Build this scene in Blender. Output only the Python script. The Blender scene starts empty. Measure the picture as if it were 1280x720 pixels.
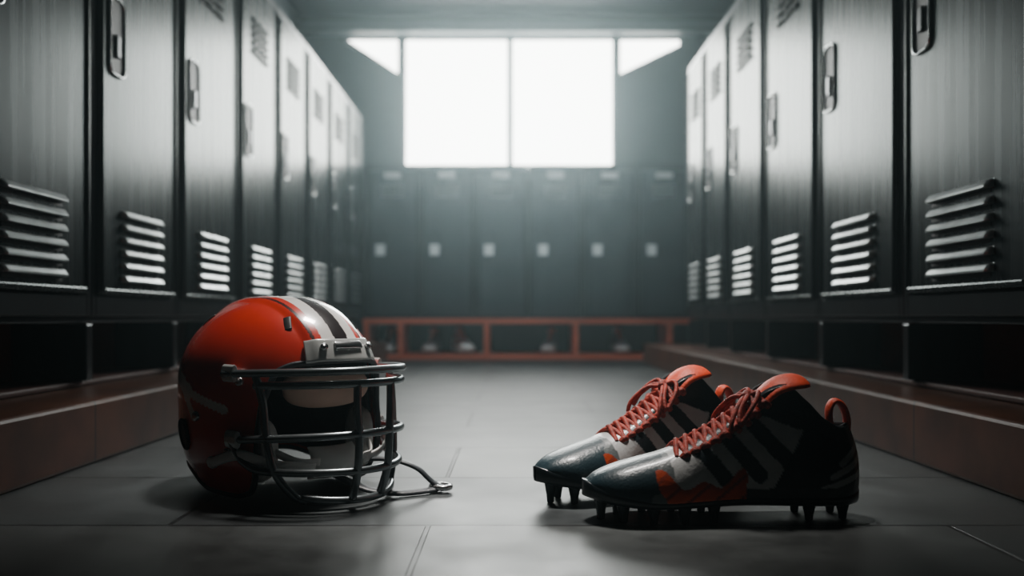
import bpy, math, random
import numpy as np
from mathutils import Vector, Matrix
random.seed(4)
S = bpy.context.scene
COL = S.collection
pi = math.pi

# ---------------------------------------------------------------- materials
def mat(name, col=(0.5,0.5,0.5), rough=0.5, metal=0.0, noise=0.0, nscale=(8,8,8), bump=0.0, bscale=80, coat=0.0,
        attr=None, emit=None, estr=0.0, spec=0.5, rvar=0.0, edge=None):
    m = bpy.data.materials.new(name); m.use_nodes = True
    nt = m.node_tree; N = nt.nodes; L = nt.links
    b = N['Principled BSDF']
    b.inputs['Roughness'].default_value = rough
    b.inputs['Metallic'].default_value = metal
    b.inputs['Coat Weight'].default_value = coat
    b.inputs['Coat Roughness'].default_value = 0.08
    b.inputs['Specular IOR Level'].default_value = spec
    b.inputs['Base Color'].default_value = (*col, 1)
    if edge: b.inputs['Specular Tint'].default_value = (*edge, 1)
    tc = N.new('ShaderNodeTexCoord'); mp = N.new('ShaderNodeMapping')
    L.new(tc.outputs['Object'], mp.inputs['Vector'])
    mp.inputs['Scale'].default_value = nscale
    src = None
    if attr:
        a = N.new('ShaderNodeAttribute'); a.attribute_name = attr; src = a.outputs['Color']
        L.new(src, b.inputs['Base Color'])
    if noise > 0:
        n = N.new('ShaderNodeTexNoise'); n.inputs['Scale'].default_value = 1.0; n.inputs['Detail'].default_value = 5
        L.new(mp.outputs[0], n.inputs['Vector'])
        r = N.new('ShaderNodeMapRange')
        r.inputs['From Min'].default_value = 0.3; r.inputs['From Max'].default_value = 0.7
        r.inputs['To Min'].default_value = 1-noise; r.inputs['To Max'].default_value = 1+noise
        L.new(n.outputs['Fac'], r.inputs['Value'])
        mx = N.new('ShaderNodeVectorMath'); mx.operation = 'SCALE'
        if src: L.new(src, mx.inputs[0])
        else: mx.inputs[0].default_value = col
        L.new(r.outputs[0], mx.inputs['Scale']); L.new(mx.outputs[0], b.inputs['Base Color'])
        if rvar > 0:
            r2 = N.new('ShaderNodeMapRange')
            r2.inputs['From Min'].default_value = 0.3; r2.inputs['From Max'].default_value = 0.7
            r2.inputs['To Min'].default_value = rough-rvar; r2.inputs['To Max'].default_value = rough+rvar
            L.new(n.outputs['Fac'], r2.inputs['Value']); L.new(r2.outputs[0], b.inputs['Roughness'])
    if bump > 0:
        n2 = N.new('ShaderNodeTexNoise'); n2.inputs['Scale'].default_value = bscale; n2.inputs['Detail'].default_value = 4
        L.new(tc.outputs['Object'], n2.inputs['Vector'])
        bp = N.new('ShaderNodeBump'); bp.inputs['Strength'].default_value = bump; bp.inputs['Distance'].default_value = 0.002
        L.new(n2.outputs['Fac'], bp.inputs['Height']); L.new(bp.outputs[0], b.inputs['Normal'])
    if emit:
        b.inputs['Emission Color'].default_value = (*emit, 1); b.inputs['Emission Strength'].default_value = estr
    return m

M_LOCK = mat('locker_steel', (0.056,0.066,0.071), 0.27, 0.88, noise=0.12, nscale=(50,50,1.2), rvar=0.025, edge=(.72,.72,.70))
M_LOCKB = mat('locker_frame_steel', (0.018,0.023,0.027), 0.30, 0.7, noise=0.2, nscale=(20,20,3))
M_LOCKD = mat('back_locker_enamel', (0.014,0.023,0.029), 0.42, 0.2, noise=0.15, nscale=(20,20,3))
M_VENT_LIT = mat('vent_metal_lit', (0.5,0.53,0.53), 0.33, 0.85, noise=0.15, nscale=(30,30,30))  # same metal as the doors; light caught by the louvers put into a paler colour
M_CHROME = mat('handle_chrome', (0.62,0.65,0.65), 0.25, 1.0, noise=0.1, nscale=(30,30,30))
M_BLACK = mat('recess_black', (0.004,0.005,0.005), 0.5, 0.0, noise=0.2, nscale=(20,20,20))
M_PLATE = mat('enamel_plate', (0.95,0.97,0.95), 0.4, 0.0, noise=0.05, nscale=(20,20,20))
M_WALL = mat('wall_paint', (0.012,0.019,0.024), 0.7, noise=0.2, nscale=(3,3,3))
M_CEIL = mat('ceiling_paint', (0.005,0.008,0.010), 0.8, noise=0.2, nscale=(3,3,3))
M_FRAME = mat('window_frame_paint', (0.10,0.12,0.13), 0.5, noise=0.1, nscale=(5,5,5))
M_GLASS = mat('frosted_daylit_glass', (0.9,0.95,0.93), 0.4, noise=0.02, nscale=(4,4,4), emit=(0.95,1.0,0.95), estr=11.0)
M_RUST = mat('rust_red_board', (0.10,0.020,0.010), 0.6, noise=0.3, nscale=(6,6,6))
M_BENCH = mat('orange_red_wood', (0.62,0.11,0.045), 0.5, noise=0.25, nscale=(2,20,20))
M_MASK = mat('mask_steel', (0.24,0.27,0.28), 0.27, 0.8, noise=0.15, nscale=(40,40,40))
M_SHELL = mat('helmet_gloss', attr='paint', rough=0.26, coat=0.9, noise=0.06, nscale=(25,25,25), bump=0.03, bscale=60)
M_LINER = mat('dark_foam', (0.008,0.008,0.010), 0.8, noise=0.2, nscale=(30,30,30))
M_CREAM = mat('cream_pad', (0.80,0.55,0.42), 0.55, noise=0.08, nscale=(20,20,20), bump=0.2)
M_WHITE = mat('white_pad', (0.80,0.80,0.77), 0.45, noise=0.08, nscale=(20,20,20), bump=0.1)
M_CLEAR = mat('silver_bumper', (0.6,0.62,0.6), 0.22, 0.3, noise=0.1, nscale=(40,40,40), coat=0.4)
M_STRAP = mat('black_webbing', (0.03,0.035,0.04), 0.4, noise=0.2, nscale=(60,60,60), bump=0.3, bscale=300)
M_STEEL = mat('bright_steel', (0.6,0.6,0.6), 0.25, 1.0, noise=0.1, nscale=(40,40,40))
M_UPPER = mat('shoe_synthetic', attr='paint', rough=0.36, noise=0.12, nscale=(40,40,40), bump=0.25, bscale=260, coat=0.15)
M_SOLE = mat('shoe_soleplate', (0.015,0.022,0.027), 0.3, noise=0.2, nscale=(30,30,30), coat=0.3)
M_ORANGE = mat('orange_fabric', (0.80,0.070,0.014), 0.55, noise=0.15, nscale=(60,60,60), bump=0.3, bscale=300)
M_LACE = mat('rust_lace', (0.34,0.032,0.014), 0.6, noise=0.5, nscale=(120,120,120), bump=0.6, bscale=400)
M_STUD = mat('stud_plastic', (0.05,0.06,0.065), 0.22, 0.6, noise=0.1, nscale=(40,40,40))

def floor_mat():
    m = bpy.data.materials.new('stone_tiles'); m.use_nodes = True
    nt = m.node_tree; N = nt.nodes; L = nt.links; b = N['Principled BSDF']
    tc = N.new('ShaderNodeTexCoord'); mp = N.new('ShaderNodeMapping')
    mp.inputs['Location'].default_value = (0.10+6.2, -1.05+3.1, 0)
    L.new(tc.outputs['Object'], mp.inputs['Vector'])
    br = N.new('ShaderNodeTexBrick'); L.new(mp.outputs[0], br.inputs['Vector'])
    br.inputs['Scale'].default_value = 1; br.inputs['Brick Width'].default_value = 0.62
    br.inputs['Row Height'].default_value = 0.31; br.inputs['Mortar Size'].default_value = 0.0035
    br.inputs['Mortar Smooth'].default_value = 0.3; br.inputs['Bias'].default_value = 0
    br.inputs['Color1'].default_value = (0.048,0.056,0.058,1); br.inputs['Color2'].default_value = (0.078,0.086,0.084,1)
    br.inputs['Mortar'].default_value = (0.005,0.006,0.007,1)
    n = N.new('ShaderNodeTexNoise'); n.inputs['Scale'].default_value = 5; n.inputs['Detail'].default_value = 8
    n.inputs['Roughness'].default_value = 0.65
    L.new(tc.outputs['Object'], n.inputs['Vector'])
    r = N.new('ShaderNodeMapRange'); r.inputs['From Min'].default_value=.3; r.inputs['From Max'].default_value=.7
    r.inputs['To Min'].default_value=.4; r.inputs['To Max'].default_value=1.55
    L.new(n.outputs['Fac'], r.inputs['Value'])
    s = N.new('ShaderNodeVectorMath'); s.operation='SCALE'
    L.new(br.outputs['Color'], s.inputs[0]); L.new(r.outputs[0], s.inputs['Scale']); L.new(s.outputs[0], b.inputs['Base Color'])
    r2 = N.new('ShaderNodeMapRange'); r2.inputs['From Min'].default_value=.3; r2.inputs['From Max'].default_value=.7
    r2.inputs['To Min'].default_value=.34; r2.inputs['To Max'].default_value=.52
    L.new(n.outputs['Fac'], r2.inputs['Value']); L.new(r2.outputs[0], b.inputs['Roughness'])
    bp = N.new('ShaderNodeBump'); bp.inputs['Strength'].default_value=.6; bp.inputs['Distance'].default_value=.003
    mi = N.new('ShaderNodeMath'); mi.operation='MULTIPLY_ADD'; mi.inputs[1].default_value=-1.0
    L.new(br.outputs['Fac'], mi.inputs[0])
    n3 = N.new('ShaderNodeMath'); n3.operation='MULTIPLY'; n3.inputs[1].default_value=.4
    L.new(n.outputs['Fac'], n3.inputs[0]); L.new(n3.outputs[0], mi.inputs[2])
    L.new(mi.outputs[0], bp.inputs['Height']); L.new(bp.outputs[0], b.inputs['Normal'])
    return m
M_FLOOR = floor_mat()

def curb_mat():
    m = bpy.data.materials.new('terracotta_curb'); m.use_nodes = True
    nt = m.node_tree; N = nt.nodes; L = nt.links; b = N['Principled BSDF']
    tc = N.new('ShaderNodeTexCoord'); sp = N.new('ShaderNodeSeparateXYZ'); L.new(tc.outputs['Object'], sp.inputs[0])
    md = N.new('ShaderNodeMath'); md.operation='PINGPONG'; md.inputs[1].default_value=.25; L.new(sp.outputs['Y'], md.inputs[0])
    lt = N.new('ShaderNodeMath'); lt.operation='LESS_THAN'; lt.inputs[1].default_value=.002; L.new(md.outputs[0], lt.inputs[0])
    n = N.new('ShaderNodeTexNoise'); n.inputs['Scale'].default_value=9; n.inputs['Detail'].default_value=6
    L.new(tc.outputs['Object'], n.inputs['Vector'])
    cr = N.new('ShaderNodeValToRGB'); cr.color_ramp.elements[0].position=.3; cr.color_ramp.elements[1].position=.7
    cr.color_ramp.elements[0].color=(.085,.028,.012,1); cr.color_ramp.elements[1].color=(.19,.062,.026,1)
    L.new(n.outputs['Fac'], cr.inputs[0])
    mx = N.new('ShaderNodeMix'); mx.data_type='RGBA'; L.new(lt.outputs[0], mx.inputs['Factor'])
    L.new(cr.outputs[0], mx.inputs[6]); mx.inputs[7].default_value=(.02,.01,.008,1)
    L.new(mx.outputs[2], b.inputs['Base Color']); b.inputs['Roughness'].default_value=.38
    return m
M_CURB = curb_mat()

# ---------------------------------------------------------------- mesh helpers
def empty(name, loc=(0,0,0), rot=0, label=None, category=None, group=None):
    o = bpy.data.objects.new(name, None); o.empty_display_size = .05
    o.location = loc; o.rotation_euler = (0,0,rot); COL.objects.link(o)
    if label: o['label'] = label
    if category: o['category'] = category
    if group: o['group'] = group
    return o

class MB:
    def __init__(s): s.v=[]; s.f=[]
    def add(s, v, f):
        k=len(s.v); s.v += [tuple(p) for p in v]; s.f += [tuple(i+k for i in q) for q in f]
    def box(s, x0,x1,y0,y1,z0,z1):
        s.add([(x0,y0,z0),(x1,y0,z0),(x1,y1,z0),(x0,y1,z0),(x0,y0,z1),(x1,y0,z1),(x1,y1,z1),(x0,y1,z1)],
              [(0,3,2,1),(4,5,6,7),(0,1,5,4),(1,2,6,5),(2,3,7,6),(3,0,4,7)])
    def grid(s, G, closeU=False, closeV=False, flip=False):
        nu=len(G); nv=len(G[0]); v=[p for row in G for p in row]; f=[]
        for i in range(nu if closeU else nu-1):
            for j in range(nv if closeV else nv-1):
                a=i*nv+j; b=((i+1)%nu)*nv+j; c=((i+1)%nu)*nv+(j+1)%nv; d=i*nv+(j+1)%nv
                f.append((a,d,c,b) if flip else (a,b,c,d))
        s.add(v,f)
    def tube(s, pts, r, n=8, closed=False, sub=6, flat=None, smooth=True):
        P=[Vector(p) for p in pts]
        if smooth and len(P)>2:
            Q=[]; m=len(P)
            for i in range(m if closed else m-1):
                if closed: p0,p1,p2,p3=P[(i-1)%m],P[i],P[(i+1)%m],P[(i+2)%m]
                else: p0=P[max(i-1,0)];p1=P[i];p2=P[i+1];p3=P[min(i+2,m-1)]
                for k in range(sub):
                    t=k/sub
                    Q.append(0.5*((2*p1)+(-p0+p2)*t+(2*p0-5*p1+4*p2-p3)*t*t+(-p0+3*p1-3*p2+p3)*t**3))
            if not closed: Q.append(P[-1])
            P=Q
        m=len(P); T=[]
        for i in range(m):
            a=P[(i-1)%m] if closed else P[max(i-1,0)]; b=P[(i+1)%m] if closed else P[min(i+1,m-1)]
            d=(b-a); T.append(d.normalized() if d.length>1e-9 else Vector((0,0,1)))
        up=Vector((0,0,1)) if abs(T[0].z)<.9 else Vector((1,0,0))
        if flat is not None and len(flat)==3: up=Vector(flat[2])
        nrm=(up-T[0]*up.dot(T[0])).normalized(); G=[]
        ra,rb=(r,r) if flat is None else (flat[0],flat[1])
        for i in range(m):
            nrm=(nrm-T[i]*nrm.dot(T[i])).normalized(); bi=T[i].cross(nrm)
            G.append([tuple(P[i]+nrm*math.cos(2*pi*k/n)*rb+bi*math.sin(2*pi*k/n)*ra) for k in range(n)])
        k0=len(s.v); s.grid(G, closeU=closed, closeV=True)
        if not closed:
            s.f.append(tuple(k0+k for k in range(n))); s.f.append(tuple(k0+(m-1)*n+k for k in range(n-1,-1,-1)))
    def obj(s, name, m, parent=None, smooth=False, bevel=0, seg=2, solid=0, soff=-1, label=None, sub=0, kind=None, col=None, merge=False):
        me=bpy.data.meshes.new(name); me.from_pydata(s.v,[],s.f); me.materials.append(m)
        if col:
            ca=me.color_attributes.new('paint','FLOAT_COLOR','POINT')
            for i,p in enumerate(s.v): ca.data[i].color=(*col(i,p),1)
        import bmesh
        bm=bmesh.new(); bm.from_mesh(me)
        if merge: bmesh.ops.remove_doubles(bm, verts=bm.verts, dist=1e-5)
        bmesh.ops.recalc_face_normals(bm, faces=bm.faces); bm.to_mesh(me); bm.free()
        if smooth:
            for p in me.polygons: p.use_smooth=True
        o=bpy.data.objects.new(name, me); COL.objects.link(o)
        if parent: o.parent=parent
        if solid:
            md=o.modifiers.new('s','SOLIDIFY'); md.thickness=solid; md.offset=soff
        if bevel:
            md=o.modifiers.new('b','BEVEL'); md.width=bevel; md.segments=seg; md.limit_method='ANGLE'
        if sub:
            md=o.modifiers.new('ss','SUBSURF'); md.levels=sub; md.render_levels=sub
        if label: o['label']=label
        if kind: o['kind']=kind
        return o

def sbox(name,x0,x1,y0,y1,z0,z1,m,kind='structure',bevel=0,parent=None,label=None):
    b=MB(); b.box(x0,x1,y0,y1,z0,z1); return b.obj(name,m,parent=parent,kind=kind,bevel=bevel,label=label)

# ---------------------------------------------------------------- room
XW=1.32; YB=5.46; YF=-1.4; ZC=2.12
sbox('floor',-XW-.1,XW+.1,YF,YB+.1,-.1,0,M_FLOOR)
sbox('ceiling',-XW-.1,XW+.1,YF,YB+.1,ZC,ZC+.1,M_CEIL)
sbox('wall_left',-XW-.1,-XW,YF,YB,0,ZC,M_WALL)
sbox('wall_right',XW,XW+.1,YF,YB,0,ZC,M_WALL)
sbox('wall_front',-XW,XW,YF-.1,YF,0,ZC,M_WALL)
WL,WR,WB,WT=-.668,.632,1.14,1.975
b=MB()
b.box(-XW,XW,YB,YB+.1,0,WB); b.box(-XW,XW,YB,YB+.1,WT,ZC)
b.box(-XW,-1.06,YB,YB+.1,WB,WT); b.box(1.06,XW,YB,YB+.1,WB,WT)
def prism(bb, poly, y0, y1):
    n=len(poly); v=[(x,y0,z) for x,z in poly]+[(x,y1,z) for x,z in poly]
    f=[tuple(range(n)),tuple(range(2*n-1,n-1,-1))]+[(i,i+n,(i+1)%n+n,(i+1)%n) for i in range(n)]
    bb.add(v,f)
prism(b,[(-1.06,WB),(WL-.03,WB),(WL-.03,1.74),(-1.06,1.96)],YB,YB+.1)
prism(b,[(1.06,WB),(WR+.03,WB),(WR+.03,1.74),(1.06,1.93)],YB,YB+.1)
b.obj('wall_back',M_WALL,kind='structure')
def window(name, poly, bars=()):
    g=MB(); prism(g,poly,YB+.05,YB+.06); e=empty(name,(0,0,0)); e['kind']='structure'
    g.obj('window_glass',M_GLASS,parent=e)
    fr=MB(); n=len(poly)
    for i in range(n):
        a=Vector((poly[i][0],YB+.02,poly[i][1])); c=Vector((poly[(i+1)%n][0],YB+.02,poly[(i+1)%n][1]))
        fr.tube([a,c],.009,n=4,smooth=False)
    fr.obj('window_frame',M_FRAME,parent=e)
window('window_1',[(WL,WB),(-.022,WB),(-.022,WT),(WL,WT)])
window('window_2',[(-.002,WB),(WR,WB),(WR,WT),(-.002,WT)])
window('window_3',[(WL-.035,1.745),(WL-.035,WT),(-1.05,WT)])
window('window_4',[(WR+.035,1.745),(1.05,1.93),(1.05,WT),(WR+.035,WT)])
sbox('trim_1',-XW,XW,YB-.1,YB,WT+.01,WT+.075,M_FRAME,bevel=.005)
sbox('trim_2',WL-.03,WL-.003,YB-.01,YB+.05,WB,WT,M_WALL)
sbox('trim_3',WR+.003,WR+.03,YB-.01,YB+.05,WB,WT,M_WALL)
sbox('trim_4',-.019,-.005,YB-.01,YB+.05,WB,WT,M_FRAME)
XLC,XRC=-.71,.685; XL,XR=-.86,.81; HC=.105
sbox('trim_5',-XW,XLC,.2,5.0,0,HC,M_CURB,bevel=.006)
sbox('trim_6',XRC,XW,.2,4.6,0,HC,M_CURB,bevel=.006)

# ---------------------------------------------------------------- lockers
def rrect(cx,cz,w,h,r,y,n=5):
    P=[]
    for (sx,sz,a0) in ((1,1,0),(-1,1,90),(-1,-1,180),(1,-1,270)):
        for k in range(n+1):
            a=math.radians(a0+90*k/n)
            P.append((cx+sx*(w/2-r)+r*math.cos(a),y,cz+sz*(h/2-r)+r*math.sin(a)))
    return P
def rrect(cx,cz,w,h,r,y,n=5):
    P=[]
    for (sx,sz,a0) in ((1,1,0),(-1,1,90),(-1,-1,180),(1,-1,270)):
        for k in range(n+1):
            a=math.radians(a0+90*k/n)
            P.append((cx+sx*(w/2-r)+r*math.cos(a),y,cz+sz*(h/2-r)+r*math.sin(a)))
    return P
def louvers(cx, z0, z1, n, w, out=.013, fill=.5):
    b=MB(); pitch=(z1-z0)/n
    for i in range(n):
        z=z0+i*pitch; h=pitch*fill
        prof=[(0.0,z+h),(-out*.55,z+h*.8),(-out,z+h*.25),(-out,z),(-out+.0025,z),(0,z)]
        ring=[]
        for t,sc in ((-.5,0.15),(-.485,.7),(-.46,1),(.46,1),(.485,.7),(.5,.15)):
            ring.append([(cx+t*w, y*sc, zz) for y,zz in prof])
        b.grid(ring,closeV=True)
        k=len(b.v); 
        b.f.append(tuple(range(k-6,k))); b.f.append(tuple(range(k-36,k-30)))
    return b
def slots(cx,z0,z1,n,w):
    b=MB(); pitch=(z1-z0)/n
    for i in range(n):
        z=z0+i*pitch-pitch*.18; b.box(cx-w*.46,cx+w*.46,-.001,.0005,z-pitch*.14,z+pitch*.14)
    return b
def locker(loc, rot, W, D, H, label, group, base_gap=.042, back=False):
    e=empty('locker',loc,rot,label,'locker',group)
    b=MB(); g=.0015; t=.02
    b.box(g,W-g,.03,D,0,H)
    b.box(g,t,0,.03,0,H); b.box(W-t,W-g,0,.03,0,H)
    b.box(t,W-t,0,.03,0,base_gap); b.box(t,W-t,0,.03,H-.03,H)
    b.obj('body',M_LOCKB,parent=e,bevel=.002,seg=1)
    d=MB(); x0,x1=t+.004,W-t-.004; z0,z1=base_gap+.004,H-.034
    d.box(x0,x1,-.006,.018,z0,z1)
    d.box(x0+.004,x0+.012,-.011,-.004,z0+.004,z1-.004); d.box(x1-.012,x1-.004,-.011,-.004,z0+.004,z1-.004)
    d.box(x0+.014,x1-.014,-.011,-.004,z0+.004,z0+.012)
    dr=d.obj('door',M_LOCKD if back else M_LOCK,parent=e,bevel=.003,seg=2)
    Y=-.006
    if not back:
        hx=.098; hz=.60; hw,hh=.070,.165
        h=MB(); h.tube(rrect(hx,hz,hw,hh,.02,Y-.003),.0036,n=8,closed=True,smooth=False)
        h.obj('handle',M_CHROME,parent=dr,smooth=True,label='chrome rounded pull rim')
        r=MB(); P=rrect(hx,hz,hw-.004,hh-.004,.018,Y-.002); r.v=[tuple(p) for p in P]; r.f=[tuple(range(len(P)))]
        r.obj('handle_recess',M_BLACK,parent=dr)
        l=MB(); l.box(hx-.010,hx+.010,Y-.008,Y-.002,hz-.045,hz+.005)
        l.obj('latch',M_LOCKB,parent=dr,bevel=.004)
        louvers(W/2,.075,.245,6,W*.47).obj('vent',M_VENT_LIT,parent=dr).location=(0,Y,0)
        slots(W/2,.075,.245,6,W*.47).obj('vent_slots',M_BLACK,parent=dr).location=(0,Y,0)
        louvers(W/2,.87,1.0,5,W*.40,.009).obj('vent',M_LOCK,parent=dr).location=(0,Y,0)
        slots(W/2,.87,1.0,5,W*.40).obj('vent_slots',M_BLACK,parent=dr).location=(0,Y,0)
    else:
        h=MB(); h.tube(rrect(.085,.42,.05,.14,.015,Y-.003),.003,n=6,closed=True,smooth=False)
        h.obj('handle',M_LOCKB,parent=dr,smooth=True)
        p=MB(); p.box(.058,.112,Y-.014,Y-.001,.362,.425); p.obj('latch',M_PLATE,parent=dr,bevel=.004,label='pale latch plate')
        p=MB(); p.box(W/2-.048,W/2+.048,Y-.022,Y-.001,.806,.836); p.obj('number_plate',M_PLATE,parent=dr,bevel=.003,label='blank pale plate')
        louvers(W/2,.70,.78,4,.13,.01).obj('vent',M_VENT_LIT,parent=dr).location=(0,Y,0)
    return e
HL=1.14; ZB=.25
LB=[1.34,1.80,2.26,2.75,3.21,3.67,4.12,4.58,5.05]
LLAB='tall slate-grey steel locker with louvred vents and recessed handle'
for i in range(len(LB)-1):
    locker((XL,LB[i],ZB),pi/2,LB[i+1]-LB[i],XW+XL-.005,HL,LLAB,'lockers along the side walls')
RB=[1.34,1.82,2.32,2.81,3.28,3.68,4.05]
for i in range(len(RB)-1):
    locker((XR,RB[i+1],ZB),-pi/2,RB[i+1]-RB[i],XW-XR-.005,HL,LLAB,'lockers along the side walls')
BP=.312; YBL=5.07
for k in range(6):
    locker((-.842+BP*k,YBL,.236),0,BP,YB-YBL-.005,.885,
           'dark blue-grey steel locker on the bench below the windows','lockers below the windows',base_gap=.02,back=True)
def base(name,xf,sgn,bounds,label):
    e=empty(name,(xf,bounds[0],HC),0,label,'cubby shelf')
    y1=bounds[-1]-bounds[0]
    def bx(nm,xa,xb,ya,yb,za,zb,m,bev=.003):
        b=MB(); a,c=sorted((sgn*xa,sgn*xb)); b.box(a,c,ya,yb,za,zb); return b.obj(nm,m,parent=e,bevel=bev)
    h=ZB-HC
    bx('top_rail',.012,.05,0,y1,h-.014,h-.0005,M_LOCKB)
    bx('back_panel',.16,.175,0,y1,.001,h-.002,M_RUST)
    bx('shelf_board',.02,.158,.0,y1,.001,.012,M_RUST)
    for y in bounds:
        yy=y-bounds[0]
        a=max(0,yy-.014); c=min(y1,yy+.014)
        bx('post',.004,.156,a,c,.013,h-.016,M_LOCKB)
base('cubby_shelf',XL,-1,LB,'dark steel open cubby shelf under the lockers')
base('cubby_shelf',XR,1,RB,'dark steel open cubby shelf under the lockers')

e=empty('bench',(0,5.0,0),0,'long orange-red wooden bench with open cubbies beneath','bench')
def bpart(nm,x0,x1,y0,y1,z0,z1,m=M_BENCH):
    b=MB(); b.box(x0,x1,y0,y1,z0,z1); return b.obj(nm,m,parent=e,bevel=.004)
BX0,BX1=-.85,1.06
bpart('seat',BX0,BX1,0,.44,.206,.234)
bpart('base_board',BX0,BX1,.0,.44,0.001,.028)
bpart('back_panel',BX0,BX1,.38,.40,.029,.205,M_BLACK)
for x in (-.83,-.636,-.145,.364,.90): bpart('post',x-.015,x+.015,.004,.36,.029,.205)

# ---------------------------------------------------------------- interpolation
def sm(a,b,x):
    t=min(1,max(0,(x-a)/(b-a))); return t*t*(3-2*t)
def curve(xs,ys):
    xs=np.array(xs,float); ys=np.array(ys,float); d=np.diff(ys)/np.diff(xs); m=np.zeros(len(xs))
    m[0]=d[0]; m[-1]=d[-1]
    for i in range(1,len(xs)-1): m[i]=0 if d[i-1]*d[i]<=0 else 2*d[i-1]*d[i]/(d[i-1]+d[i])
    def f(x):
        x=min(max(x,xs[0]),xs[-1]); i=min(max(int(np.searchsorted(xs,x))-1,0),len(xs)-2)
        h=xs[i+1]-xs[i]; t=(x-xs[i])/h
        return float((2*t**3-3*t*t+1)*ys[i]+(t**3-2*t*t+t)*h*m[i]+(-2*t**3+3*t*t)*ys[i+1]+(t**3-t*t)*h*m[i+1])
    return f
def segd(px,pz,a,b):
    ax,az=a; bx,bz=b; dx,dz=bx-ax,bz-az; t=max(0,min(1,((px-ax)*dx+(pz-az)*dz)/(dx*dx+dz*dz)))
    return math.hypot(px-ax-t*dx,pz-az-t*dz)

# ---------------------------------------------------------------- cleats
LS=.342; Z0=.018
fw=curve([0,.06,.15,.3,.42,.6,.75,.87,.94,1],[.026,.031,.035,.034,.035,.044,.049,.045,.038,.028])
def cap(t):
    c=1.0
    if t<.09: c=math.sqrt(max(0,1-((.09-t)/.09)**2))
    if t>.86: c=math.sqrt(max(0,1-((t-.86)/.14)**2))
    return c
def hw(t): return fw(t)*cap(t)
ftop=curve([0,.06,.14,.22,.285,.34,.42,.52,.62,.72,.82,.9,.96,1],[.096,.095,.106,.130,.147,.141,.117,.094,.076,.063,.054,.046,.037,.024])
fyt=curve([0,.06,.14,.24,.32,.42,.6,.68,1],[.018,.022,.027,.026,.021,.014,.010,0,0])
fbase=curve([0,.1,.5,.75,.9,1],[.002,0,.003,.001,.006,.013])
fsole=curve([0,.1,.4,.7,.9,1],[.016,.014,.011,.011,.015,.020])
def upt(t,s,side):
    w=hw(t)*.99; yt=min(fyt(t),w*.8) if t<.1 else fyt(t)
    yt*= (math.sqrt(max(0,1-((.09-t)/.09)**2)) if t<.09 else 1)
    zb=Z0+fbase(t)+fsole(t)*.85; zt=Z0+ftop(t); k=1-sm(.30,.50,t)
    u=s*pi/2
    y1=yt+(w-yt)*math.cos(u)**.8; z1=zb+(zt-zb)*math.sin(u)**.95
    bul=.006*math.sin(pi*min(1,s*1.3))*(1 if t>.05 else t/.05)
    y2=yt+(w-yt)*(1-s)**.85+bul*cap(t); z2=zb+(zt-zb)*s
    y=y1*(1-k)+y2*k; z=z1*(1-k)+z2*k
    x=t*LS
    x+= .010*(1-t/.2)*math.sin(pi*s)*(-1)*.6 + .010*s*(1-t/.2) if t<.2 else 0
    return (x, side*y, z)
def cleat_col(i,p):
    x,y,z=p; t=x/LS; h=z-Z0
    dark=(.010,.016,.020); white=(.56,.57,.56); orange=(.80,.095,.018); teal=(.016,.038,.048)
    wob=.006*math.sin(x*90+z*60)+.003*math.sin(x*210-z*130)
    bt=.250-.5*(h-.03)*.6+wob
    c=white
    if x>bt: c=teal
    if x>bt-.004 and x<bt+.006: c=(.14,.16,.16)
    hb=.098-(h-.06)*.55
    if x<hb: c=dark
    if x<hb:
        for q in range(3):
            if segd(x,h,(.002,.075-q*.017),(.034+q*.012,.052-q*.015))<.0036: c=(.45,.47,.47)
    if hb<x<bt:
        for (a,b_) in (((.138,.098),(.092,.048)),((.174,.086),(.134,.040)),((.208,.074),(.176,.034))):
            if segd(x,h,a,b_)<.0095: c=(.016,.026,.032)
    oe=.036+.008*math.sin(x*48+1)+.006*math.sin(x*130)
    if h<oe and .150+.4*(h-.02)+wob<x<.258+wob:
        k=sm(.016,oe,h); c=tuple(orange[j]*(.95-.4*k) for j in range(3))
        if math.sin(x*190+h*260)>.8: c=(.30,.045,.02)
    elif h<.024 and x<=.155 and x>.04: c=(.02,.028,.032)
    if t<.42 and h>.092+.02*sm(.2,.42,t): c=dark
    if h>ftop(t)-.007 and .28<t<.66: c=dark
    return c
import bmesh
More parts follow.
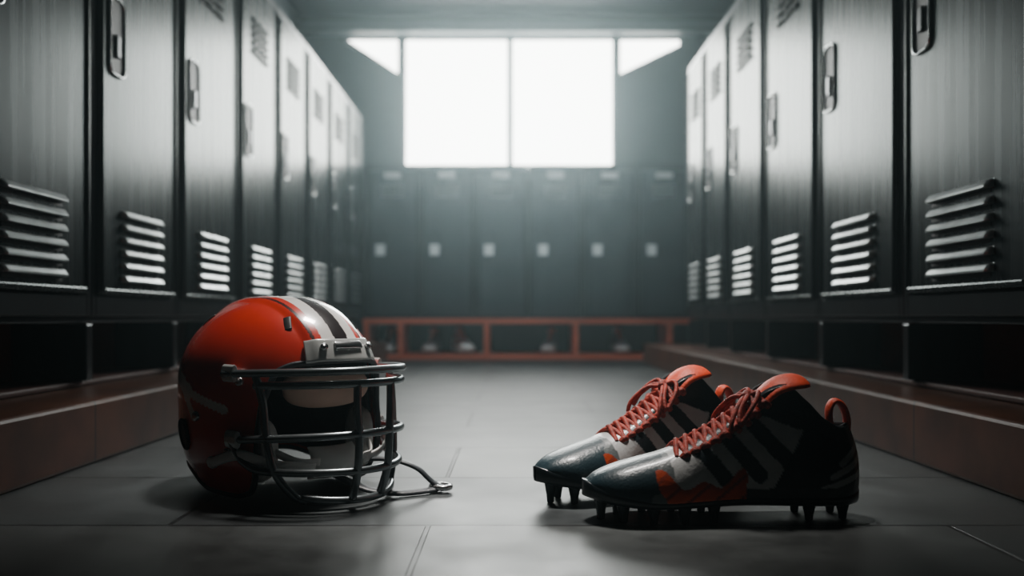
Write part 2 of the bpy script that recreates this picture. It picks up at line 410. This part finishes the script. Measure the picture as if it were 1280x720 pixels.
def shoe(name,loc,rot,colfn,label,category,group,full=True,lace_m=M_LACE,sole_m=M_SOLE,tong_m=M_ORANGE,scale=1.0):
    e=empty(name,loc,rot,label,category,group); e.scale=(scale,)*3
    NT,NS=(260,70) if full else (60,16)
    ts=[.5-.5*math.cos(pi*i/NT) for i in range(NT+1)]
    b=MB()
    b.grid([[upt(t,s/NS,-1) for s in range(NS+1)] for t in ts])
    b.grid([[upt(t,s/NS,1) for s in range(NS+1)] for t in ts],flip=True)
    me_o=b.obj('upper',M_UPPER,parent=e,smooth=True,solid=.0025,soff=-1,col=colfn)
    bm=bmesh.new(); bm.from_mesh(me_o.data); bmesh.ops.remove_doubles(bm,verts=bm.verts,dist=2e-4)
    bmesh.ops.recalc_face_normals(bm,faces=bm.faces)
    f=max(bm.faces,key=lambda f:f.calc_center_median().x)
    if f.normal.x<0: bmesh.ops.reverse_faces(bm,faces=bm.faces)
    bm.to_mesh(me_o.data); bm.free()
    b=MB(); G=[]
    for t in ts[::3] if full else ts:
        w=hw(t); zb=Z0+fbase(t); zt=zb+fsole(t); x=t*LS
        ex=.003*(1 if t>.5 else -1)*(abs(t-.5)*2)**6
        G.append([(x+ex,y,z) for y,z in ((-w*.86,zb),(-w*1.0-.001,zb+.004),(-w-.0022,zt-.002),(-w*.97,zt),(w*.97,zt),(w+.0022,zt-.002),(w+.001,zb+.004),(w*.86,zb))])
    b.grid(G,closeV=True); b.obj('sole',sole_m,parent=e,smooth=True)
    if full:
        for (t,y) in ((.07,-.018),(.07,.018),(.2,-.023),(.2,.023),(.55,-.028),(.55,.028),(.66,-.034),(.66,.034),(.77,-.034),(.77,.034),(.87,-.022),(.87,.022),(.94,0)):
            s=MB(); zt=Z0+fbase(t)+.003; G=[]
            for r,z in ((.0095,zt),(.0078,zt*.72),(.0058,zt*.35),(.0050,.0012),(.0040,0.0002)):
                G.append([(t*LS+r*math.cos(a*pi/4),y+r*math.sin(a*pi/4),z) for a in range(8)])
            s.grid(G,closeV=True); s.f.append(tuple(range(len(s.v)-8,len(s.v)))); s.obj('stud',M_STUD,parent=e,bevel=.0006,seg=1)
    # tongue
    b=MB(); G=[]
    P=[(.66,-.004,.010),(.58,-.003,.016),(.48,-.001,.020),(.40,.003,.025),(.34,.007,.029),(.30,.011,.032),(.26,.014,.031),(.215,.014,.024)]
    for k,(t,dz,w) in enumerate(P):
        zt=Z0+(ftop(max(t,.285)) if t<.285 else ftop(t))+dz
        G.append([(t*LS-(.006*abs(q) if t<.3 else 0)*2,w*q,zt-.014*abs(q)**2) for q in np.linspace(-1,1,9)])
    b.grid(G); b.obj('tongue',tong_m,parent=e,smooth=True,solid=.007,sub=1)
    if full:
        b=MB()
        rows=np.linspace(.37,.65,9)
        def sp(t,y):
            zt=Z0+ftop(t); return (t*LS,y,zt+.0055-.010*(abs(y)/.024)**2)
        for i,t in enumerate(rows):
            for sgn in (1,-1):
                t2=t+.032
                b.tube([sp(t,-.027*sgn),sp(t+.008,-.012*sgn),(lambda q:(q[0],q[1],q[2]+.002+.0012*sgn))(sp(t+.016,0)),sp(t+.024,.012*sgn),sp(t2,.027*sgn)],.0038,n=8)
            for sgn in (1,-1):
                q=sp(t,.027*sgn); b.tube([(q[0]-.006,q[1],q[2]-.004),(q[0],q[1]+.003*sgn,q[2]+.001),(q[0]+.006,q[1],q[2]-.005)],.0046,n=8)
        kx,kz=.40*LS,Z0+ftop(.40)+.008
        for sgn in (1,-1):
            b.tube([(kx,0,kz),(kx-.006,.02*sgn,kz+.008),(kx+.006,.038*sgn,kz-.006),(kx+.022,.040*sgn,kz-.028),(kx+.020,.030*sgn,kz-.014),(kx+.006,.015*sgn,kz+.002),(kx,0,kz)],.003,n=8)
            b.tube([(kx,0,kz),(kx+.014,.018*sgn,kz-.002),(kx+.03,.034*sgn,kz-.022),(kx+.034,.038*sgn,kz-.038)],.003,n=8)
        b.tube([(kx-.006,-.006,kz),(kx,0,kz+.004),(kx+.006,.006,kz)],.006,n=10)
        b.obj('laces',lace_m,parent=e,smooth=True)
        b=MB(); tx,tz=.012,Z0+ftop(.02)
        b.tube([(tx,0,tz-.018),(tx-.002,0,tz+.006),(tx+.004,0,tz+.024),(tx+.014,0,tz+.030),(tx+.021,0,tz+.020),(tx+.020,0,tz+.002),(tx+.014,0,tz-.016)],.003,n=12,flat=(.009,.0038,(1,0,0)))
        b.obj('pull_tab',M_ORANGE,parent=e,smooth=True)
        b=MB(); G=[]
        for t in [x for x in ts[::4] if x<.40]:
            G.append([(p[0]+.003*(1-t),p[1]*.9,p[2]+(.0022 if s==4 else -.001)) for s in range(5) for p in [upt(t,.55+.45*s/4,-1)]])
        b.grid(G)
        G2=[[(p[0],-p[1],p[2]) for p in row] for row in G]; b.grid(G2)
        b.obj('collar_lining',M_LINER,parent=e,smooth=True,solid=.003,soff=1)
    return e
shoe('cleat',(.430,1.105,0),math.radians(184),cleat_col,
     'grey and black football cleat with orange laces standing beside its pair','cleat','pair of football cleats')
shoe('cleat',(.338,1.325,0),math.radians(207),cleat_col,
     'grey and black football cleat, orange laces, turned behind its pair','cleat','pair of football cleats')
def sn_white(i,p): return (.85,.82,.8) if p[2]<.09 else (.6,.06,.04)
def sn_dark(i,p): return (.4,.38,.38) if p[2]<.06 else (.12,.05,.05)
for (x,yaw,fn,lb) in ((-.34,-70,sn_white,'white and red sneaker stored in the bench cubby'),(.25,-100,sn_dark,'dark grey sneaker stored in the bench cubby'),
                      (-.72,-90,sn_dark,'dark grey sneaker stored in the bench cubby'),(-.46,-95,sn_dark,'dark grey sneaker stored in the bench cubby'),(.62,-85,sn_dark,'dark grey sneaker stored in the bench cubby')):
    shoe('sneaker',(x,5.33,.030),math.radians(yaw),fn,lb,'shoe','shoes in the bench cubbies',full=False,scale=.85,sole_m=M_WHITE)

# ---------------------------------------------------------------- helmet
HS=1.045
HY=math.radians(-40); HLOC=Vector((-.342,1.29,0))
HE=empty('football_helmet',HLOC,HY,'glossy orange-red football helmet, white stripes, steel face mask','helmet'); HE.scale=(HS,HS,1.0)
A_,B_,ZC_,C_=.155,.124,.150,.128
def shp(phi,p,off=0.0):
    a,b,c=A_+off,B_+off,C_+off
    if p<=1:
        th=p*pi/2; r=math.sin(th)**.93; z=ZC_+c*math.cos(th)
        q=0
    else:
        q=p-1; z=ZC_-q*C_; r=1-.15*q*q
    x=a*r*math.cos(phi); y=b*r*math.sin(phi)
    if x<0: x*=1.02
    if q>0: x+=.030*sm(0,1,q)*max(0,math.cos(phi)+.25)
    ridge=.0045*(1-sm(.040,.050,abs(y)))*sm(.0,.35,r)*(1 if p<1.25 else max(0,1-(p-1.25)*5))
    z+=ridge*max(0,1-r*r*.6); x+=ridge*math.cos(phi)*r
    side=.0035*sm(.2,.5,q)*(1-sm(.75,.95,q)); y+=side*math.sin(phi)
    return Vector((x,y,z))
fp=curve([0,30,42,50,58,66,75,95,115,135,160,180],[.80,.81,.86,1.10,1.70,2.05,2.10,2.08,1.92,1.86,1.88,1.90])
def pmx(phi):
    a=abs(math.degrees(phi)); a=a if a<=180 else 360-a
    return fp(a)
NP,NV=480,130
def shell_grid(off,kmax=1.0,NP=480,NV=130):
    G=[]
    for i in range(NP):
        phi=-pi+2*pi*i/NP
        G.append([tuple(shp(phi,max(.0,pmx(phi)*kmax*(j/NV)),off)) for j in range(NV+1)])
    return G
def paint(i,p):
    x,y,z=p
    org=(.64,.030,.010); wh=(.86,.84,.80); dk=(.022,.014,.015)
    if abs(y)<.011 and z>.1: return dk
    if abs(y)<.028 and z>.1: return wh
    if .036<abs(y)<.0405 and z>.19: return (.05,.008,.005)  # crease shade beside the raised ridge, put into the paint as a dark line
    for a,b,w in (((-.135,.215),(-.095,.178),.009),((-.095,.178),(-.025,.146),.011),((-.025,.146),(.050,.126),.006),
                  ((-.040,.146),(-.012,.112),.006)):
        if segd(x,z,a,b)<w and z<.215: return wh
    return org
b=MB(); b.grid(shell_grid(0),closeU=True)
sh=b.obj('shell',M_SHELL,parent=HE,smooth=True,solid=.005,soff=-1,col=paint)
def fixout(o,cen):
    bm=bmesh.new(); bm.from_mesh(o.data); bmesh.ops.remove_doubles(bm,verts=bm.verts,dist=1e-5)
    bmesh.ops.recalc_face_normals(bm,faces=bm.faces)
    s=sum((f.calc_center_median()-cen).dot(f.normal) for f in bm.faces)
    if s<0: bmesh.ops.reverse_faces(bm,faces=bm.faces)
    bm.to_mesh(o.data); bm.free()
fixout(sh,Vector((0,0,.14)))
b=MB(); b.grid(shell_grid(-.012,.965,180,50),closeU=True)
ln=b.obj('liner',M_LINER,parent=HE,smooth=True,solid=.006,soff=-1,label='dark foam liner'); fixout(ln,Vector((0,0,.14)))
b=MB(); P=[]
for i in range(0,NP,2):
    phi=-pi+2*pi*i/NP; P.append(shp(phi,pmx(phi),-.002))
b.tube(P,.0042,n=8,closed=True,smooth=False); b.obj('edge_trim',M_STRAP,parent=HE,smooth=True,label='black rubber edge trim')
def snorm(phi,p):
    d=.01; a=shp(phi+d,p)-shp(phi-d,p); c=shp(phi,p+d)-shp(phi,p-d); n=a.cross(c).normalized()
    q=shp(phi,p); 
    return q,(n if n.dot(q-Vector((0,0,.13)))>0 else -n)
def disc(name,phi,p,r,h,m,ring=False,label=None,deep=.004):
    q,n=snorm(phi,p); u=n.cross(Vector((0,0,1))).normalized(); v=n.cross(u)
    b=MB()
    if ring: b.tube([q+n*.001+u*math.cos(a)*r+v*math.sin(a)*r*1.35 for a in np.linspace(0,2*pi,33)[:-1]],h,n=8,closed=True,smooth=False)
    else:
        k=1.35 if name=='ear_hole' else 1
        G=[]
        for rr,hh in ((r,-deep),(r,h*.6),(r*.8,h),(r*.05,h*1.02)):
            G.append([q+n*hh+u*math.cos(a)*rr+v*math.sin(a)*rr*k for a in np.linspace(0,2*pi,33)[:-1]])
        b.grid(G,closeV=True); b.f.append(tuple(range(len(b.v)-32,len(b.v))))
    return b.obj(name,m,parent=HE,smooth=True,label=label)
for sg in (-1,1):
    disc('ear_hole',math.radians(106)*sg,1.50,.015,.0012,M_BLACK,label='dark oval ear opening')
    disc('ear_hole_rim',math.radians(106)*sg,1.50,.015,.0025,M_LINER,ring=True)
    disc('snap',math.radians(84)*sg,1.75,.0085,.005,M_WHITE,label='white round snap button')
    disc('snap',math.radians(92)*sg,1.28,.0065,.004,M_STEEL,label='steel snap button')
    disc('screw',math.radians(72)*sg,1.62,.006,.004,M_STEEL)
    disc('screw',math.radians(62)*sg,.93,.006,.004,M_STEEL)
    for (ph,p) in ((math.radians(35),.45),(math.radians(120),.42),(math.radians(150),.62)):
        q,n=snorm(ph*sg,p); q2,_=snorm(ph*sg,p+.11)
        b=MB(); b.tube([q+n*.0002,(q+q2)/2+n*.0009,q2+n*.0002],.005,n=10,flat=(.0055,.0012,tuple(n))); b.obj('vent_slot',M_BLACK,parent=HE,smooth=True)
b=MB(); G=[]
for i in range(25):
    phi=math.radians(-27+54*i/24); G.append([tuple(shp(phi,.665+.15*j/8,.004)) for j in range(9)])
b.grid(G); o=b.obj('bumper',M_CLEAR,parent=HE,smooth=True,solid=.005,soff=0,bevel=.0015,label='silver brow bumper')
b=MB()
for i in (-1,1):
    q,n=snorm(math.radians(17)*i,.73)
    b.tube([q+n*.006,q+n*.012],.005,n=10,smooth=False)
q,n=snorm(0,.71); b.tube([shp(math.radians(a),.715,.0085) for a in (-10,-5,0,5,10)],.003,n=8,flat=(.006,.002,tuple(n)))
b.obj('bumper_screws',M_STEEL,parent=HE,smooth=True)

def Mk(a,z,ex=0.0):
    a=math.radians(a)
    low=.018*(1-sm(0,.07,z))
    return Vector((.038+(.168+ex-low)*math.cos(a),(.120+ex-low*.7)*math.sin(a),z))
b=MB(); R=.0052
def arc(z,a0,a1,ex=0,n=22,r=R,zf=None):
    b.tube([Mk(a0+(a1-a0)*i/n, z+(zf((a0+(a1-a0)*i/n)) if zf else 0),ex) for i in range(n+1)],r,n=10,sub=2)
arc(.180,-84,84,.002,zf=lambda a:-.006*(abs(a)/84)**2)
arc(.163,-66,66,0,zf=lambda a:-.004*(abs(a)/84)**2)
arc(.098,-80,80,0,zf=lambda a:-.010*(abs(a)/80)**2)
arc(.050,-58,58,0)
arc(.010,-42,42,0,zf=lambda a:.006*(abs(a)/42)**2)
for sg in (-1,1):
    b.tube([Mk(66*sg,.176),Mk(62*sg,.14),Mk(60*sg,.096),Mk(56*sg,.05),Mk(46*sg,.018),Mk(40*sg,.0125)],R,n=10)
    b.tube([Mk(13*sg,.163),Mk(13*sg,.13),Mk(12*sg,.098),Mk(12*sg,.05),Mk(12*sg,.0105)],R,n=10)
    b.tube([Mk(80*sg,.088),Mk(74*sg,.065),Mk(66*sg,.052),Mk(56*sg,.05)],R,n=10)
b.obj('face_mask',M_MASK,parent=HE,smooth=True,label='steel-grey wire cage')
for sg in (-1,1):
    for (a,z,w) in ((80,.175,.013),(78,.089,.012)):
        q=Mk(a*sg,z,.001); b=MB(); 
        b.tube([q+Vector((-.014,.0,0)),q+Vector((.010,0,0))],.008,n=10,smooth=False,flat=(.005,.012,(0,0,1)))
        b.obj('mask_clip',M_CLEAR,parent=HE,smooth=False,bevel=.001,label='pale plastic mask clip')

def pad(name,c,dims,rot,m,e_=.55):
    b=MB(); G=[]
    def sp(v,k): return math.copysign(abs(v)**k,v)
    Rm=Matrix.Rotation(rot,3,'Z')
    for i in range(25):
        th=-pi/2+pi*i/24; row=[]
        for j in range(32):
            ph=2*pi*j/32
            v=Vector((dims[0]*sp(math.cos(th),e_)*sp(math.cos(ph),e_),dims[1]*sp(math.cos(th),e_)*sp(math.sin(ph),e_),dims[2]*sp(math.sin(th),e_)))
            row.append(tuple(Rm@v+Vector(c)))
        G.append(row)
    b.grid(G,closeV=True); return b.obj(name,m,parent=HE,smooth=True)
pad('forehead_pad',(.106,0,.152),(.024,.066,.028),0,M_CREAM,.8)['label']='cream padded forehead cushion'
pad('crown_pad',(-.01,0,.225),(.07,.06,.018),0,M_LINER)
pad('neck_pad',(-.118,0,.085),(.016,.07,.04),0,M_LINER)
for sg in (-1,1):
    pad('jaw_pad',(.068,.088*sg,.072),(.036,.014,.044),math.radians(-22*sg),M_WHITE,.7)['label']='white cheek pad'
    pad('side_pad',(.0,.096*sg,.12),(.05,.012,.05),0,M_LINER)
b=MB(); G=[]
for i in range(13):
    a=math.radians(-70+140*i/12); G.append([(.105+.045*math.cos(a)*math.cos(t),.040*math.sin(a),.052+.026*math.sin(t)) for t in np.linspace(-1.1,1.1,9)])
b.grid(G); b.obj('chin_cup',M_WHITE,parent=HE,smooth=True,solid=.004,sub=1,label='white chin cup')
for sg in (-1,1):
    q,n=snorm(math.radians(84)*sg,1.75); q=q+n*.004
    b=MB(); b.tube([q,(.085,.118*sg,.070),(.115,.088*sg,.056),(.135,.04*sg,.050)],.004,n=8,flat=(.007,.0016,(0,sg,0)))
    b.tube([(.05,.088*sg,.10),(.09,.080*sg,.075),(.125,.06*sg,.058),(.138,.035*sg,.056)],.004,n=8,flat=(.006,.0016,(0,sg,0)))
    b.obj('chin_strap',M_WHITE,parent=HE,smooth=True,label='white chin strap')
Ri=Matrix.Rotation(-HY,3,'Z')
def w2l(p):
    q=Ri@(Vector(p)-HLOC); return Vector((q.x/HS,q.y/HS,q.z))
b=MB(); b.tube([w2l(p) for p in ((-.235,1.27,.035),(-.20,1.255,.046),(-.165,1.25,.045),(-.135,1.25,.034),(-.115,1.25,.016),(-.100,1.25,.007))],.004,n=10,flat=(.009,.0035,(0,0,1)))
b.tube([w2l(p) for p in ((-.25,1.23,.030),(-.20,1.21,.012),(-.16,1.215,.006),(-.13,1.23,.005),(-.108,1.243,.006))],.004,n=10,flat=(.009,.0035,(0,0,1)))
b.obj('strap_tail',M_STRAP,parent=HE,smooth=True,label='black webbing strap end')
b=MB(); c=w2l((-.101,1.25,.008))
b.tube([c+Vector((math.cos(a)*.014,math.sin(a)*.011,0)) for a in np.linspace(0,2*pi,17)[:-1]],.0042,n=8,closed=True,smooth=False)
b.obj('buckle',M_STEEL,parent=HE,smooth=True,label='steel strap buckle')

# ---------------------------------------------------------------- lights
def area(name,loc,target,sx,sy,power,col,spread=None):
    l=bpy.data.lights.new(name,'AREA'); l.shape='RECTANGLE'; l.size=sx; l.size_y=sy; l.energy=power; l.color=col
    if spread: l.spread=spread
    o=bpy.data.objects.new(name,l); COL.objects.link(o); o.location=loc
    o.rotation_euler=(Vector(target)-Vector(loc)).to_track_quat('-Z','Y').to_euler(); return o
area('window_light',(-.018,YB-.02,1.56),(-.018,2.0,.9),1.25,.8,36,(.95,1.0,.98))
area('overhead_light',(-.02,1.66,2.05),(-.02,1.48,0),.3,.25,5.2,(1.0,.95,.90),spread=math.radians(38))
area('overhead_light',(0,3.3,2.08),(0,5.2,.65),.9,.2,7,(.78,.95,1.0),spread=math.radians(75))  # added fill, no lamp there: brightens back lockers, plates and bench
w=bpy.data.worlds.new('World'); S.world=w; w.use_nodes=True
nt=w.node_tree; bg=nt.nodes['Background']; bg.inputs[0].default_value=(.1,.13,.15,1); bg.inputs[1].default_value=.1
vs=nt.nodes.new('ShaderNodeVolumeScatter'); vs.inputs['Density'].default_value=.024; vs.inputs['Anisotropy'].default_value=.82
vs.inputs['Color'].default_value=(.74,.95,1,1)
nt.links.new(vs.outputs[0],nt.nodes['World Output'].inputs['Volume'])

# ---------------------------------------------------------------- camera
c=bpy.data.cameras.new('camera'); co=bpy.data.objects.new('camera',c); COL.objects.link(co)
c.sensor_width=36; c.lens=36*1100/1280; c.shift_y=35/1280; c.shift_x=0
co.location=(0,0,.25); co.rotation_euler=(pi/2,0,0); c.clip_start=.02
c.dof.use_dof=True; c.dof.focus_distance=1.15; c.dof.aperture_fstop=2.6
S.camera=co
